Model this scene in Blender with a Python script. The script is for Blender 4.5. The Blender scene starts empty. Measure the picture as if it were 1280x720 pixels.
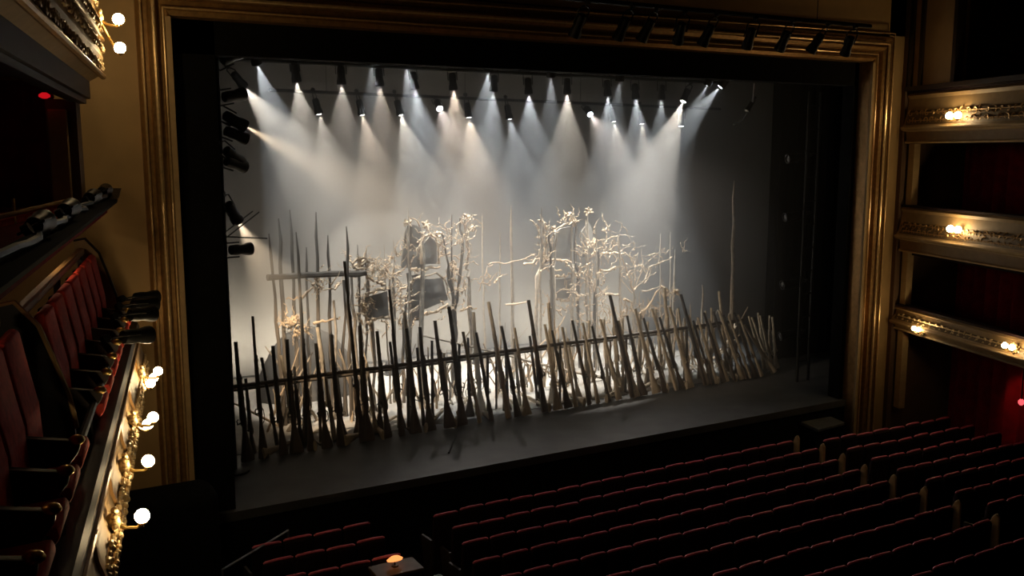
import bpy, bmesh, math, random
from mathutils import Vector, Matrix, Euler
random.seed(7)
PI = math.pi
SC = bpy.context.scene
COL = SC.collection
def V(*a): return Vector(a)

# ------------------------------------------------------------------ camera
FOC, PCX, PCY, EYE = 1164.0, 640.0, 360.0, 4.5
_vx = Vector((2754-PCX, 187-PCY, FOC)).normalized()
_up = -Vector((7, 7920, FOC)).normalized()
_vx = (_vx - _up*_vx.dot(_up)).normalized()
_vy = _vx.cross(_up)
if _vy.z < 0: _vy = -_vy
ROWS = (_vx, _vy, _up)            # world x, y, z axes written in camera (right, down, forward)
cam_d = bpy.data.cameras.new('camera'); cam = bpy.data.objects.new('camera', cam_d); COL.objects.link(cam)
cam_d.sensor_width = 36; cam_d.lens = FOC/1280*36; cam_d.clip_start = .05; cam_d.clip_end = 200
right = V(_vx.x, _vy.x, _up.x); down = V(_vx.y, _vy.y, _up.y); fwd = V(_vx.z, _vy.z, _up.z)
cam.matrix_world = Matrix.Translation((0, 0, EYE)) @ Matrix((right, -down, -fwd)).transposed().to_4x4()
SC.camera = cam
EYEV = V(0, 0, EYE)
def ray(px, py):
    d = V(px-PCX, py-PCY, FOC); return V(ROWS[0].dot(d), ROWS[1].dot(d), ROWS[2].dot(d))
def aty(px, py, y):
    r = ray(px, py); return EYEV + r*(y/r.y)
def atz(px, py, z):
    r = ray(px, py); return EYEV + r*((z-EYE)/r.z)

# ------------------------------------------------------------------ materials
MATS = {}
def mat(name, col, rough=.6, metal=0., var=.25, scale=8., bump=0., spec=.5, stretch=None, bump_scale=None):
    if name in MATS: return MATS[name]
    m = bpy.data.materials.new(name); m.use_nodes = True
    nt = m.node_tree; n = nt.nodes; b = n['Principled BSDF']
    tc = n.new('ShaderNodeTexCoord'); nz = n.new('ShaderNodeTexNoise'); nz.inputs['Scale'].default_value = scale
    nz.inputs['Detail'].default_value = 5
    mp = n.new('ShaderNodeMapping'); nt.links.new(tc.outputs['Object'], mp.inputs['Vector']); nt.links.new(mp.outputs['Vector'], nz.inputs['Vector'])
    if stretch: mp.inputs['Scale'].default_value = stretch
    cr = n.new('ShaderNodeValToRGB'); e = cr.color_ramp.elements
    e[0].position, e[1].position = .3, .7
    e[0].color = (*[c*(1-var) for c in col], 1); e[1].color = (*[min(1, c*(1+var)) for c in col], 1)
    nt.links.new(nz.outputs['Fac'], cr.inputs['Fac']); nt.links.new(cr.outputs['Color'], b.inputs['Base Color'])
    b.inputs['Roughness'].default_value = rough; b.inputs['Metallic'].default_value = metal
    b.inputs['Specular IOR Level'].default_value = spec
    if bump:
        bp = n.new('ShaderNodeBump'); bp.inputs['Strength'].default_value = bump
        if bump_scale:
            n2 = n.new('ShaderNodeTexNoise'); n2.inputs['Scale'].default_value = bump_scale; nt.links.new(tc.outputs['Object'], n2.inputs['Vector'])
            nt.links.new(n2.outputs['Fac'], bp.inputs['Height'])
        else: nt.links.new(nz.outputs['Fac'], bp.inputs['Height'])
        nt.links.new(bp.outputs['Normal'], b.inputs['Normal'])
    MATS[name] = m; return m
def emat(name, col, s):
    if name in MATS: return MATS[name]
    m = bpy.data.materials.new(name); m.use_nodes = True; b = m.node_tree.nodes['Principled BSDF']
    b.inputs['Base Color'].default_value = (*col, 1); b.inputs['Emission Color'].default_value = (*col, 1); b.inputs['Emission Strength'].default_value = s
    MATS[name] = m; return m
M_black = mat('black_drape', (.006, .006, .006), .95, spec=.1)
M_stage = mat('stage_floor', (.06, .06, .058), .55, var=.25, scale=2.5, bump=.05)
M_cyc = mat('back_cloth', (.26, .25, .23), .95, var=.06, scale=1.2, spec=.1)
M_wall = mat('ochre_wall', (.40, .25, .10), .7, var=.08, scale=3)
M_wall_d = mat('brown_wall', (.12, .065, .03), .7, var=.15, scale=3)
M_cream = mat('cream_plaster', (.36, .24, .11), .6, var=.12, scale=9, bump=.1)
M_gold = mat('gilt_moulding', (.34, .19, .065), .38, .55, var=.25, scale=14, bump=.15)
M_orn = mat('gilt_ornament', (.56, .40, .20), .4, .5, var=.3, scale=18, bump=.3)
M_dkwood = mat('dark_wood', (.022, .011, .006), .5, var=.3, scale=10)
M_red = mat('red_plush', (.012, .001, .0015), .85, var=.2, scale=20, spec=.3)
M_roll = mat('stage_lit_pink_plush', (.95, .17, .28), .45, var=.2, scale=20, spec=.9)  # stage light on the seat tops is put into this pink
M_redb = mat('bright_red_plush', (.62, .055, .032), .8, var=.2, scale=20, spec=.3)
M_curt = mat('red_curtain', (.19, .005, .008), .9, var=.25, scale=6, spec=.2)
M_carpet = mat('dark_carpet', (.012, .006, .006), .95, spec=.1)
M_seatw = mat('seat_wood', (.03, .018, .012), .6)
M_seatend = mat('pale_seat_end', (.60, .42, .22), .5, var=.15)
M_vinyl = mat('black_vinyl', (.006, .006, .006), .5, var=.2, spec=.3)
M_metal = mat('black_metal', (.012, .012, .012), .45, .5, var=.2)
M_brass = mat('brass', (.5, .32, .10), .3, .9, var=.2)
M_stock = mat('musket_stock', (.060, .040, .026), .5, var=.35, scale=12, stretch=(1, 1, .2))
M_stock2 = mat('side_lit_musket_stock', (.44, .36, .26), .55, var=.3, scale=12, stretch=(1, 1, .2))  # lit copy of the stock: side light put into the colour
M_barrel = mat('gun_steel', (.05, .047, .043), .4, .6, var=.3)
M_barrel2 = mat('side_lit_gun_steel', (.52, .44, .33), .4, .5, var=.3)  # lit copy of the steel, side light in its colour
M_rail = mat('rail_wood', (.10, .075, .05), .55, var=.3, scale=9)
M_stake = mat('weathered_stake', (.10, .078, .055), .75, var=.3, scale=8, bump=.2, stretch=(1, 1, .2))
M_limb = mat('bleached_limb', (.52, .385, .25), .7, var=.3, scale=16, bump=.35)
M_limb2 = mat('grey_limb', (.34, .28, .21), .75, var=.3, scale=12, bump=.3)
M_panel = mat('grey_panel', (.20, .18, .15), .85, var=.2, scale=4)
M_mound = mat('grey_rubble', (.075, .065, .052), .9, var=.35, scale=5, bump=.5)
M_bulbr = emat('small_warm_bulb', (1, .74, .40), 58)
M_bulb = emat('warm_bulb', (1, .74, .40), 75)
M_lens = emat('lit_lens', (1, .97, .92), 14)
M_lensb = emat('lit_cool_lens', (.86, .94, 1), 12)
M_redlamp = emat('red_lamp', (1, .01, .02), .5)
M_orlamp = emat('orange_lamp', (1, .33, .09), 1.4)
M_green = mat('green_case', (.05, .12, .07), .6)
M_brownbox = mat('brown_desk', (.10, .055, .02), .6)
M_grey = mat('grey_board', (.10, .105, .11), .6)

# ------------------------------------------------------------------ mesh helpers
def box(bm, c, s, rot=None):
    m = Matrix.Translation(c)
    if rot is not None: m = m @ rot.to_4x4()
    r = bmesh.ops.create_cube(bm, size=1, matrix=m @ Matrix.Diagonal((s[0], s[1], s[2], 1)))
    return r['verts']
def tube(bm, pts, rad, n=6, cap=True):
    pts = [Vector(p) for p in pts]
    if not hasattr(rad, '__len__'): rad = [rad]*len(pts)
    rings = []; ref = None
    for i, p in enumerate(pts):
        t = (pts[min(i+1, len(pts)-1)] - pts[max(i-1, 0)]).normalized()
        if ref is None: ref = t.orthogonal().normalized()
        u = (ref - t*ref.dot(t)); u = u.normalized() if u.length > 1e-6 else t.orthogonal().normalized(); ref = u
        w = t.cross(u)
        rings.append([bm.verts.new(p + (u*math.cos(2*PI*k/n) + w*math.sin(2*PI*k/n))*rad[i]) for k in range(n)])
    for a, b in zip(rings, rings[1:]):
        for k in range(n): bm.faces.new((a[k], a[(k+1) % n], b[(k+1) % n], b[k]))
    if cap: bm.faces.new(rings[0][::-1]); bm.faces.new(rings[-1])
def lathe(bm, prof, n=14, mtx=Matrix.Identity(4)):      # profile of (radius, z)
    rings = [[bm.verts.new(mtx @ V(r*math.cos(2*PI*k/n), r*math.sin(2*PI*k/n), z)) for k in range(n)] for r, z in prof]
    for a, b in zip(rings, rings[1:]):
        for k in range(n): bm.faces.new((a[k], a[(k+1) % n], b[(k+1) % n], b[k]))
    bm.faces.new(rings[0][::-1]); bm.faces.new(rings[-1])
def loft(bm, rings, cap=True):
    rr = [[bm.verts.new(p) for p in r] for r in rings]; n = len(rr[0])
    for a, b in zip(rr, rr[1:]):
        for k in range(n): bm.faces.new((a[k], a[(k+1) % n], b[(k+1) % n], b[k]))
    if cap: bm.faces.new(rr[0][::-1]); bm.faces.new(rr[-1])
def sphere(bm, c, r, sx=1, sy=1, sz=1, seg=12):
    bmesh.ops.create_uvsphere(bm, u_segments=seg, v_segments=max(6, seg*2//3), radius=r, matrix=Matrix.Translation(c) @ Matrix.Diagonal((sx, sy, sz, 1)))
def prism(bm, poly, axis_vec, base=V(0, 0, 0)):          # poly: list of 3d points, extruded along axis_vec
    a = [bm.verts.new(base+Vector(p)) for p in poly]; b = [bm.verts.new(base+Vector(p)+axis_vec) for p in poly]
    n = len(a)
    for k in range(n): bm.faces.new((a[k], a[(k+1) % n], b[(k+1) % n], b[k]))
    bm.faces.new(a[::-1]); bm.faces.new(b)
def bevel(bm, w, seg=2):
    bmesh.ops.bevel(bm, geom=bm.edges[:], offset=w, segments=seg, affect='EDGES', profile=.5)
def obj(name, bm, m, parent=None, smooth=False):
    bmesh.ops.recalc_face_normals(bm, faces=bm.faces[:])
    me = bpy.data.meshes.new(name); bm.to_mesh(me); bm.free(); me.materials.append(m)
    if smooth:
        me.polygons.foreach_set('use_smooth', [True]*len(me.polygons))
        try: me.set_sharp_from_angle(angle=math.radians(42))
        except Exception: pass
    o = bpy.data.objects.new(name, me); COL.objects.link(o)
    if parent: o.parent = parent
    return o
def tag(o, label, cat, group=None):
    o['label'] = label; o['category'] = cat
    if group: o['group'] = group
    return o
def empty(name, loc=(0, 0, 0), label=None, cat=None, group=None, rot=None):
    o = bpy.data.objects.new(name, None); o.empty_display_size = .1; COL.objects.link(o); o.location = loc
    if rot is not None: o.rotation_euler = rot
    if label: tag(o, label, cat, group)
    return o
def struct(name, bm, m, smooth=False, parent=None):
    o = obj(name, bm, m, parent, smooth)
    if not parent: o['kind'] = 'structure'
    return o
KIDS = {}
def dup(root, label=None, group=None):
    if root.name not in KIDS:
        KIDS[root.name] = [(c, [g for g in bpy.data.objects if g.parent == c]) for c in bpy.data.objects if c.parent == root]
    r = root.copy(); COL.objects.link(r)
    for c, gs in KIDS[root.name]:
        k = c.copy(); COL.objects.link(k); k.parent = r
        for g in gs:
            d = g.copy(); COL.objects.link(d); d.parent = k
    if label: r['label'] = label
    if group: r['group'] = group
    return r
ONES = ['', 'first', 'second', 'third', 'fourth', 'fifth', 'sixth', 'seventh', 'eighth', 'ninth', 'tenth', 'eleventh', 'twelfth', 'thirteenth', 'fourteenth', 'fifteenth', 'sixteenth', 'seventeenth', 'eighteenth', 'nineteenth']
TENS = ['', '', 'twent', 'thirt', 'fort', 'fift', 'sixt', 'sevent', 'eight']
def nth(n):
    if n < 20: return ONES[n]
    t, u = divmod(n, 10)
    return TENS[t]+'ieth' if u == 0 else TENS[t]+'y-'+ONES[u]
def look(d, roll=0.):                                     # rotation taking local +Z to d
    return Vector(d).to_track_quat('Z', 'Y') @ Euler((0, 0, roll)).to_quaternion()

# ================================================================== SETTING
YP = 11.45            # proscenium plane
# stage floor and riser
bm = bmesh.new(); box(bm, (10, 15.1, -.06), (22, 7.2, .12)); struct('floor_stage', bm, M_stage)
bm = bmesh.new(); box(bm, (10, 11.62, -.62), (22, .18, 1.0)); struct('trim_1', bm, M_black)
bm = bmesh.new(); box(bm, (9, 5, -1.16), (26, 13.4, .1)); struct('floor', bm, M_carpet)
bm = bmesh.new(); box(bm, (10, 18.75, 4), (24, .1, 9)); struct('wall_back', bm, M_cyc)
bm = bmesh.new(); box(bm, (-1.05, 15.1, 4), (.1, 7.2, 9)); struct('wall_stage_left', bm, M_black)
bm = bmesh.new(); box(bm, (21.05, 15.1, 4), (.1, 7.2, 9)); struct('wall_stage_right', bm, M_black)
bm = bmesh.new(); box(bm, (10, 15.1, 8.4), (22.2, 7.4, .1)); struct('ceiling_stage', bm, M_black)
# black inner portal
bm = bmesh.new()
box(bm, (1.93, 11.72, 3.0), (1.0, .25, 7.2)); box(bm, (13.95, 11.72, 3.0), (1.3, .25, 7.2)); box(bm, (7.9, 11.72, 7.1), (13.4, .25, 2.94))
struct('trim_2', bm, M_black)
# black cloth wing on the far stage side, hung in folds
def drape(bm, p0, p1, z0, z1, amp, waves, n=None, hem=0.):
    n = n or waves*8; p0, p1 = Vector(p0), Vector(p1); t = (p1-p0); nn = V(-t.y, t.x, 0).normalized(); rows = []
    for zi in range(5):
        z = z0+(z1-z0)*zi/4; a = amp*(1-.35*zi/4)
        rows.append([bm.verts.new(V(p0.x, p0.y, z)+t*(k/n)+nn*(a*math.sin(2*PI*waves*k/n + .5*math.sin(k*.7)))) for k in range(n+1)])
    for a, b in zip(rows, rows[1:]):
        for k in range(n): bm.faces.new((a[k], a[k+1], b[k+1], b[k]))
def solidify(o, t=.015):
    m = o.modifiers.new('solid', 'SOLIDIFY'); m.thickness = t; return o
for (x0, x1, y, lab) in ((14.6, 17.4, 14.6, 'black wing drape hanging nearest the front at the right of the stage'), (16.9, 20.4, 17.2, 'black wing drape hanging behind the other at the right of the stage')):
    bm = bmesh.new(); drape(bm, (x0, y, 0), (x1, y, 0), .005, 8.2, .05, 12)
    o = solidify(obj('wing_drape', bm, M_black, smooth=True)); tag(o, lab, 'curtain', 'black wing drapes')
# gold proscenium frame: profile swept round left jamb, head, right jamb
prof = [(0, .45), (0, .02), (.05, -.02), (.09, .0), (.12, .05), (.17, .05), (.19, -.03), (.24, -.07), (.29, -.03), (.31, .03), (.36, .03), (.38, -.02), (.42, -.02), (.45, .06), (.45, .45)]  # (out from opening, toward y)
XL, XR, ZT, SL, SR = 1.90, 13.40, 6.02, .80, 1.22
def frame_path(bm, prof, xl, xr, zt, zb, y):
    rings = []
    for (px, pz, sx, sz, w) in ((xl, zb, -1, 0, SL), (xl, zt, -1, 1, SL), (xr, zt, 1, 1, SR), (xr, zb, 1, 0, SR)):
        rings.append([V(px+sx*a*w, y+b, pz+sz*a) for a, b in prof])
    loft(bm, rings)
bm = bmesh.new(); frame_path(bm, prof, XL, XR, ZT, -1.1, YP-.12); struct('trim_3', bm, M_gold)
M_bead = mat('highlight_gilt', (.75, .52, .25), .3, .6, var=.15, scale=20)  # added beads whose brighter gilt paints the frame's highlight lines
for nm, a, b, rr in (('trim_10', .245, -.10, .022), ('trim_11', .10, -.02, .012), ('trim_12', .40, -.05, .012)):
    bm = bmesh.new(); pts = [V(XL-a*SL, YP-.12+b, -1.1), V(XL-a*SL, YP-.12+b, ZT+a*SL), V(XR+a*SR, YP-.12+b, ZT+a*SR), V(XR+a*SR, YP-.12+b, -1.1)]
    for p, q in zip(pts, pts[1:]): tube(bm, [p, q], rr, 8)
    struct(nm, bm, M_bead, True)
# thin bright inner bead + cream reveal on the right and left
bm = bmesh.new(); box(bm, (13.43, 11.55, 2.45), (.06, .5, 7.1)); box(bm, (XL-.03, 11.55, 2.45), (.06, .5, 7.1)); struct('trim_4', bm, M_cream)
# proscenium wall panels round the frame
bm = bmesh.new(); box(bm, (.62, YP+.1, 3.4), (1.9, .2, 9)); box(bm, (14.6, YP+.1, 3.4), (1.3, .2, 9)); box(bm, (7.7, YP+.1, 7.6), (14.6, .2, 2.2)); struct('wall_front', bm, M_wall)

# ---------------- left side wall in wall coordinates: s along, d away from the line through the eye
D = V(.17, .985, 0).normalized(); N = V(-D.y, D.x, 0)
def W(s, d, z): return V(0, 0, 0) + D*s + N*d + V(0, 0, z)
def wbox(bm, s0, s1, d0, d1, z0, z1):
    pts = [W(s, d, z) for z in (z0, z1) for s, d in ((s0, d0), (s1, d0), (s1, d1), (s0, d1))]
    v = [bm.verts.new(p) for p in pts]
    for f in ((0, 1, 2, 3), (4, 5, 6, 7), (0, 1, 5, 4), (1, 2, 6, 5), (2, 3, 7, 6), (3, 0, 4, 7)): bm.faces.new([v[i] for i in f])
SE = 10.75
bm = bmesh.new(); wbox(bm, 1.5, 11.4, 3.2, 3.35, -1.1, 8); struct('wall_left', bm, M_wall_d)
bm = bmesh.new(); wbox(bm, 1.5, SE, .62, 3.2, 2.0, 2.2); struct('floor_circle', bm, M_carpet)
bm = bmesh.new(); wbox(bm, 1.5, SE, .78, 3.2, 3.86, 3.93); struct('floor_box', bm, mat('red_carpet', (.16, .006, .010), .95, var=.2, scale=20, spec=.1))
bm = bmesh.new(); wbox(bm, 1.5, SE, 1.1, 3.2, 5.25, 5.4); struct('ceiling_box', bm, M_dkwood)

def ornate_front(name, P, s0, s1, prof, step, seed, mface, morn, label):
    """bombe balcony front: prof is a list of (d, z) from top to bottom; P maps (s, d, z) to the world."""
    rnd = random.Random(seed)
    root = empty(name, P((s0+s1)/2, prof[0][0], prof[-1][1]), label, 'balcony front')
    inv = Matrix.Translation(-root.location)
    bm = bmesh.new(); n = max(2, int((s1-s0)/.25)); back = prof[0][0]+.12
    poly = prof + [(back, prof[-1][1]), (back, prof[0][1])]
    loft(bm, [[P(s0+(s1-s0)*i/n, d, z) for d, z in poly] for i in range(n+1)]); bm.transform(inv)
    obj('facing', bm, mface, root)
    return root, inv

# dress circle front (lamp-lit, lower left)
cprof = [(.545, 2.61), (.53, 2.55), (.54, 2.50), (.53, 2.40), (.50, 2.30), (.475, 2.22), (.485, 2.18), (.49, 2.12)]
root, inv = ornate_front('balcony_front', W, 2.6, SE, cprof, .3, 3, M_cream, M_orn, 'cream and gilt curving balcony front under the black ledge at lower left')
for (d, z) in ((.495, 2.29), (.475, 2.22)):          # gilt scrolls and leaves over the lower half
    bm = bmesh.new(); rnd = random.Random(int(z*100)); s = 2.7; tube(bm, [W(2.7, d, z), W(SE-.1, d, z)], .01, 5)
    while s < SE-.1:
        a = rnd.uniform(0, 2*PI); r = rnd.uniform(.03, .055)
        tube(bm, [W(s + math.cos(a+t)*r*(1-t/9), d-.012, z + math.sin(a+t)*r*(1-t/9)*.9) for t in [k*.7 for k in range(9)]], [.014-.001*k for k in range(9)], 5)
        sphere(bm, W(s+rnd.uniform(-.05, .05), d-.015, z+rnd.uniform(-.03, .03)), .022, seg=6); s += .105
    bm.transform(inv); obj('relief_band', bm, M_orn, root)
bm = bmesh.new(); tube(bm, [W(2.6, .475, 2.20), W(SE, .475, 2.20)], .022, 8); tube(bm, [W(2.6, .53, 2.54), W(SE, .53, 2.54)], .02, 8); bm.transform(inv); obj('bead_moulding', bm, M_gold, root)
for s in (3.9, 5.05, 6.1, 7.2, 8.4, 9.6):
    bm = bmesh.new(); loft(bm, [[W(s-.03, d-.02, z), W(s+.03, d-.02, z), W(s+.03, d+.05, z), W(s-.03, d+.05, z)] for d, z in cprof[1:6]]); bm.transform(inv); obj('rib', bm, M_gold, root)
# black padded ledge on top
bm = bmesh.new(); loft(bm, [[W(s, d, z) for d, z in ((.53, 2.62), (.545, 2.67), (.60, 2.69), (.80, 2.69), (.84, 2.66), (.84, 2.60))] for s in (2.2, 4, 6, 8, SE-.05)])
o = obj('padded_ledge', bm, M_vinyl, smooth=True); tag(o, 'long black padded ledge along the top of the lower left balcony front', 'ledge')
# pipe rail on the ledge with lanterns clamped on
bm = bmesh.new(); tube(bm, [W(2.4, .63, 2.86), W(SE-.2, .63, 2.86)], .025, 8)
rl = obj('pipe_rail', bm, M_metal); tag(rl, 'black pipe rail standing on the ledge of the lower left balcony', 'rail')
for s in (3.2, 4.7, 6.2, 7.7, 9.2, 10.2):
    bm = bmesh.new(); tube(bm, [W(s, .63, 2.69), W(s, .63, 2.86)], .018, 6); obj('support', bm, M_metal, rl)

# ------------------------------------------------------------------ lantern prototypes
def make_lantern(name, label, group, lensmat, k=1.0, cat='spotlight', hanger=True):
    """can pointing along local -Z from the hang point, lens at the bottom"""
    r = empty(name, (0, 0, 0), label, cat, group)
    bm = bmesh.new(); lathe(bm, [(.035*k, 0), (.07*k, -.02*k), (.08*k, -.10*k), (.075*k, -.20*k), (.095*k, -.30*k), (.095*k, -.36*k), (.08*k, -.36*k), (.075*k, -.335*k)], 14); obj('housing', bm, M_metal, r, True)
    bm = bmesh.new(); lathe(bm, [(.074*k, -.338*k), (.062*k, -.352*k), (.03*k, -.362*k)], 14); obj('lens', bm, lensmat, r, True)
    bm = bmesh.new()
    tube(bm, [V(-.105*k, 0, -.16*k), V(-.105*k, 0, .07*k), V(-.04*k, 0, .12*k), V(.04*k, 0, .12*k), V(.105*k, 0, .07*k), V(.105*k, 0, -.16*k)], .012*k, 6)
    obj('yoke', bm, M_metal, r)
    bm = bmesh.new(); tube(bm, [V(0, 0, .12*k), V(0, 0, .17*k)], .02*k, 8); tube(bm, [V(-.03*k, 0, .19*k), V(.03*k, 0, .19*k)], .045*k, 10); obj('clamp', bm, M_metal, r)
    return r
def add_spot(parent, power, col, size, blend, k=1.0, rad=.012):
    l = bpy.data.lights.new('lamp', 'SPOT'); l.energy = power; l.color = col; l.spot_size = math.radians(size); l.spot_blend = blend; l.shadow_soft_size = rad
    o = bpy.data.objects.new('beam_lamp', l); COL.objects.link(o); o.parent = parent; o.location = (0, 0, -.372*k)
    return o
def aim(o, pos, d, roll=0.):
    o.location = pos; o.rotation_mode = 'QUATERNION'; o.rotation_quaternion = look(-Vector(d).normalized(), roll)

WARM, NEUT, COOL = (1, .84, .66), (1, .92, .80), (.86, .94, 1)
PW = 710
# (px, py, slant x, slant y, power factor, colour, cone)
row_front = [(466, 80, .12, .12, .35, COOL, 30), (508, 82, .28, .10, .8, COOL, 30), (612, 89, .0, .12, .7, COOL, 30), (690, 96, .15, .12, .6, COOL, 26), (776, 101, .05, .12, .3, COOL, 26), (885, 107, -.3, .25, .4, COOL, 28), (901, 109, -.75, .35, .9, COOL, 26), (322, 80, .42, .25, 1.2, COOL, 28)]
row_mid = [(305, 108, .95, .55, 2.6, NEUT, 30), (371, 102, .16, .12, 1.2, NEUT, 36), (427, 105, .06, .1, .7, NEUT, 36), (475, 107, .10, .1, .7, WARM, 34), (519, 111, .20, .1, 1.0, COOL, 34), (567, 112, .14, .1, 1.2, WARM, 38), (617, 114, .0, .1, .9, COOL, 34), (661, 117, .14, .1, 1.1, COOL, 36), (709, 117, .08, .1, 1.5, NEUT, 36), (760, 119, .18, .1, 1.0, COOL, 36), (795, 123, .2, .1, 1.0, COOL, 34), (827, 124, .1, .1, .5, COOL, 34), (854, 127, -.55, -.1, 2.4, NEUT, 30)]
row_back = [(398, 143, .18, 0, .6, NEUT, 36), (452, 144, .18, 0, 1.1, WARM, 36), (500, 144, .22, 0, 1.2, NEUT, 38), (548, 146, .12, 0, .6, NEUT, 36), (585, 147, .10, 0, 1.2, WARM, 40), (636, 149, .14, 0, .7, COOL, 36), (735, 152, .2, 0, .7, COOL, 34), (766, 152, .12, 0, .8, NEUT, 34), (801, 155, .05, 0, .6, NEUT, 34), (850, 158, -.1, 0, .4, COOL, 34)]
tiers = [(row_front, 14.1, 'front'), (row_mid, 15.6, 'middle'), (row_back, 17.2, 'rear')]
pw = make_lantern('stage_spotlight', 'x', 'x', M_lens, .85)
pc = make_lantern('stage_spotlight', 'x', 'x', M_lensb, .85)
for rowi, (row, y, nm) in enumerate(tiers):
    row = sorted(row); pts = []
    for i, (px, py, sx, sy, f, c, cone) in enumerate(row):
        o = dup(pc if c is COOL else pw, 'black spotlight throwing a %s beam, %s from the left in the %s overhead row' % ({WARM: 'warm', NEUT: 'white', COOL: 'bluish'}[c], nth(i+1), nm), 'spotlights in the %s overhead row' % nm)
        p = aty(px, py, y); d = V(sx, sy, -1).normalized()
        aim(o, p - d*.3, d); pts.append(p)
        dy = {'front': sy+.12, 'middle': sy+.02, 'rear': -.14}[nm]
        add_spot(o, PW*f, c, cone*1.25, .25, .85)
        o.rotation_quaternion = look(-V(sx, dy, -1).normalized())
        if nm == 'rear' and px in (548, 735):        # two turned out toward the stalls
            tgt = V(6.2 if px == 548 else 9.6, 8.2, -.1); o.rotation_quaternion = look(-(tgt-o.location).normalized())
            lp = [c for c in bpy.data.objects if c.parent == o and c.type == 'LIGHT'][0]; lp.data.energy = 520; lp.data.spot_size = math.radians(48); lp.data.spot_blend = .9; lp.data.color = (1, .9, .82)
    za = sum(p.z for p in pts)/len(pts)+.42
    bm = bmesh.new(); x0, x1 = pts[0].x-.9, pts[-1].x+1.2
    for p in (pts[0], ): pass
    tube(bm, [V(x0, y, pts[0].z+.42), V(x1, y, pts[-1].z+.42)], .03, 8)
    b = obj('lighting_batten', bm, M_metal); tag(b, 'black pipe hung with the %s overhead row of spotlights' % nm, 'lighting bar', 'lighting bars over the stage')
    for t in (.1, .37, .63, .9):
        bm = bmesh.new(); x = x0+(x1-x0)*t; z = pts[0].z+.42+(pts[-1].z-pts[0].z)*t; tube(bm, [V(x, y, z), V(x, y, 8.33)], .006, 5); obj('suspension_wire', bm, M_metal, b)
for q in (pw, pc):
    for c in [c for c in bpy.data.objects if c.parent == q]: bpy.data.objects.remove(c)
    bpy.data.objects.remove(q)

# left boom: vertical pipe with side lanterns
M_off = mat('unlit_lens', (.05, .05, .06), .15)
BX, BY = 2.74, 13.0
bm = bmesh.new(); tube(bm, [V(BX, BY, .0), V(BX, BY, 6.6)], .03, 8)
b = obj('boom_pipe', bm, M_metal); tag(b, 'black upright pipe carrying side lanterns at the left edge of the stage', 'pipe')
bm = bmesh.new(); lathe(bm, [(.2, 0), (.2, .03), (.05, .05)], 14, Matrix.Translation((BX, BY, 0))); obj('base_plate', bm, M_metal, b)
ps = make_lantern('side_lantern', 'x', 'side lanterns on the left boom', M_off, .95)
boom = [(77, .5, 'topmost'), (122, .2, 'second from the top'), (143, .1, 'third from the top'), (163, -.35, 'fourth from the top'), (187, -.12, 'fifth from the top'), (201, -.3, 'sixth from the top'), (254, -.05, 'second from the bottom'), (313, -.02, 'lowest')]
for i, (py, tilt, nm) in enumerate(boom):
    o = dup(ps, 'black side lantern pointing right, %s on the left boom' % nm)
    p = aty(283, py, BY); p.x = BX+.06
    d = V(1, .25+.15*(i % 3), tilt).normalized(); aim(o, p, d, PI/2)
    if i in (2, 4, 6):
        add_spot(o, (1500, 800, 1300)[(i-2)//2], (1, .78, .54), (26, 44, 40)[(i-2)//2], .8, .95)
        o.rotation_quaternion = look(-(Vector(((10.5, 14.2, .9), (6.2, 15.2, 2.0), (5.2, 15.3, .0))[(i-2)//2]) - p).normalized(), PI/2)
for c in [c for c in bpy.data.objects if c.parent == ps]: bpy.data.objects.remove(c)
bpy.data.objects.remove(ps)
bm = bmesh.new()
for a, c in (((283, 289), (316, 264)), ((283, 297), (324, 265)), ((284, 296), (334, 298))): tube(bm, [aty(*a, BY), aty(*c, BY+.2)], .01, 5)
o = obj('pipe_brace', bm, M_metal); tag(o, 'thin slanting brace rods beside the lowest lantern of the left boom', 'brace')
# right boom, almost lost in the dark, and a hanging cabled lamp
rb = V(13.6, 12.9, 0)
bm = bmesh.new(); tube(bm, [rb, rb+V(0, 0, 5.6)], .03, 8); tube(bm, [rb+V(.3, 0, 0), rb+V(.3, 0, 5.6)], .03, 8)
b = obj('boom_ladder', bm, M_metal); tag(b, 'dark upright lighting ladder standing at the right edge of the stage', 'ladder')
for k in range(12):
    bm = bmesh.new(); tube(bm, [rb+V(0, 0, .4+k*.45), rb+V(.3, 0, .4+k*.45)], .014, 6); obj('rung', bm, M_metal, b)
for i, z in enumerate((1.0, 2.0, 3.3, 4.4)):
    o = make_lantern('side_lantern', 'dark unlit lantern on the right lighting ladder, %s from the bottom' % nth(i+1), 'side lanterns on the right ladder', M_off, .95); aim(o, rb+V(-.15, -.05, z), V(-1, .25, -.15), PI/2)
p0 = aty(940, 128, 14); o = make_lantern('hanging_lamp', 'small unlit lamp dangling on a cable at the upper right of the stage', None, mat('pale_glass', (.5, .5, .48), .2), .6, 'lamp'); aim(o, p0, V(-.6, 0, -.8))
bm = bmesh.new(); pts = [aty(x, y, 14) for x, y in ((943, 105), (941, 128), (936, 137), (932, 145), (928, 152), (917, 156))]; tube(bm, pts, .02, 6)
o = obj('cable', bm, mat('pale_cable', (.25, .25, .24), .5)); tag(o, 'loose pale cable hanging in a curve beside the dangling lamp', 'cable')

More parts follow.
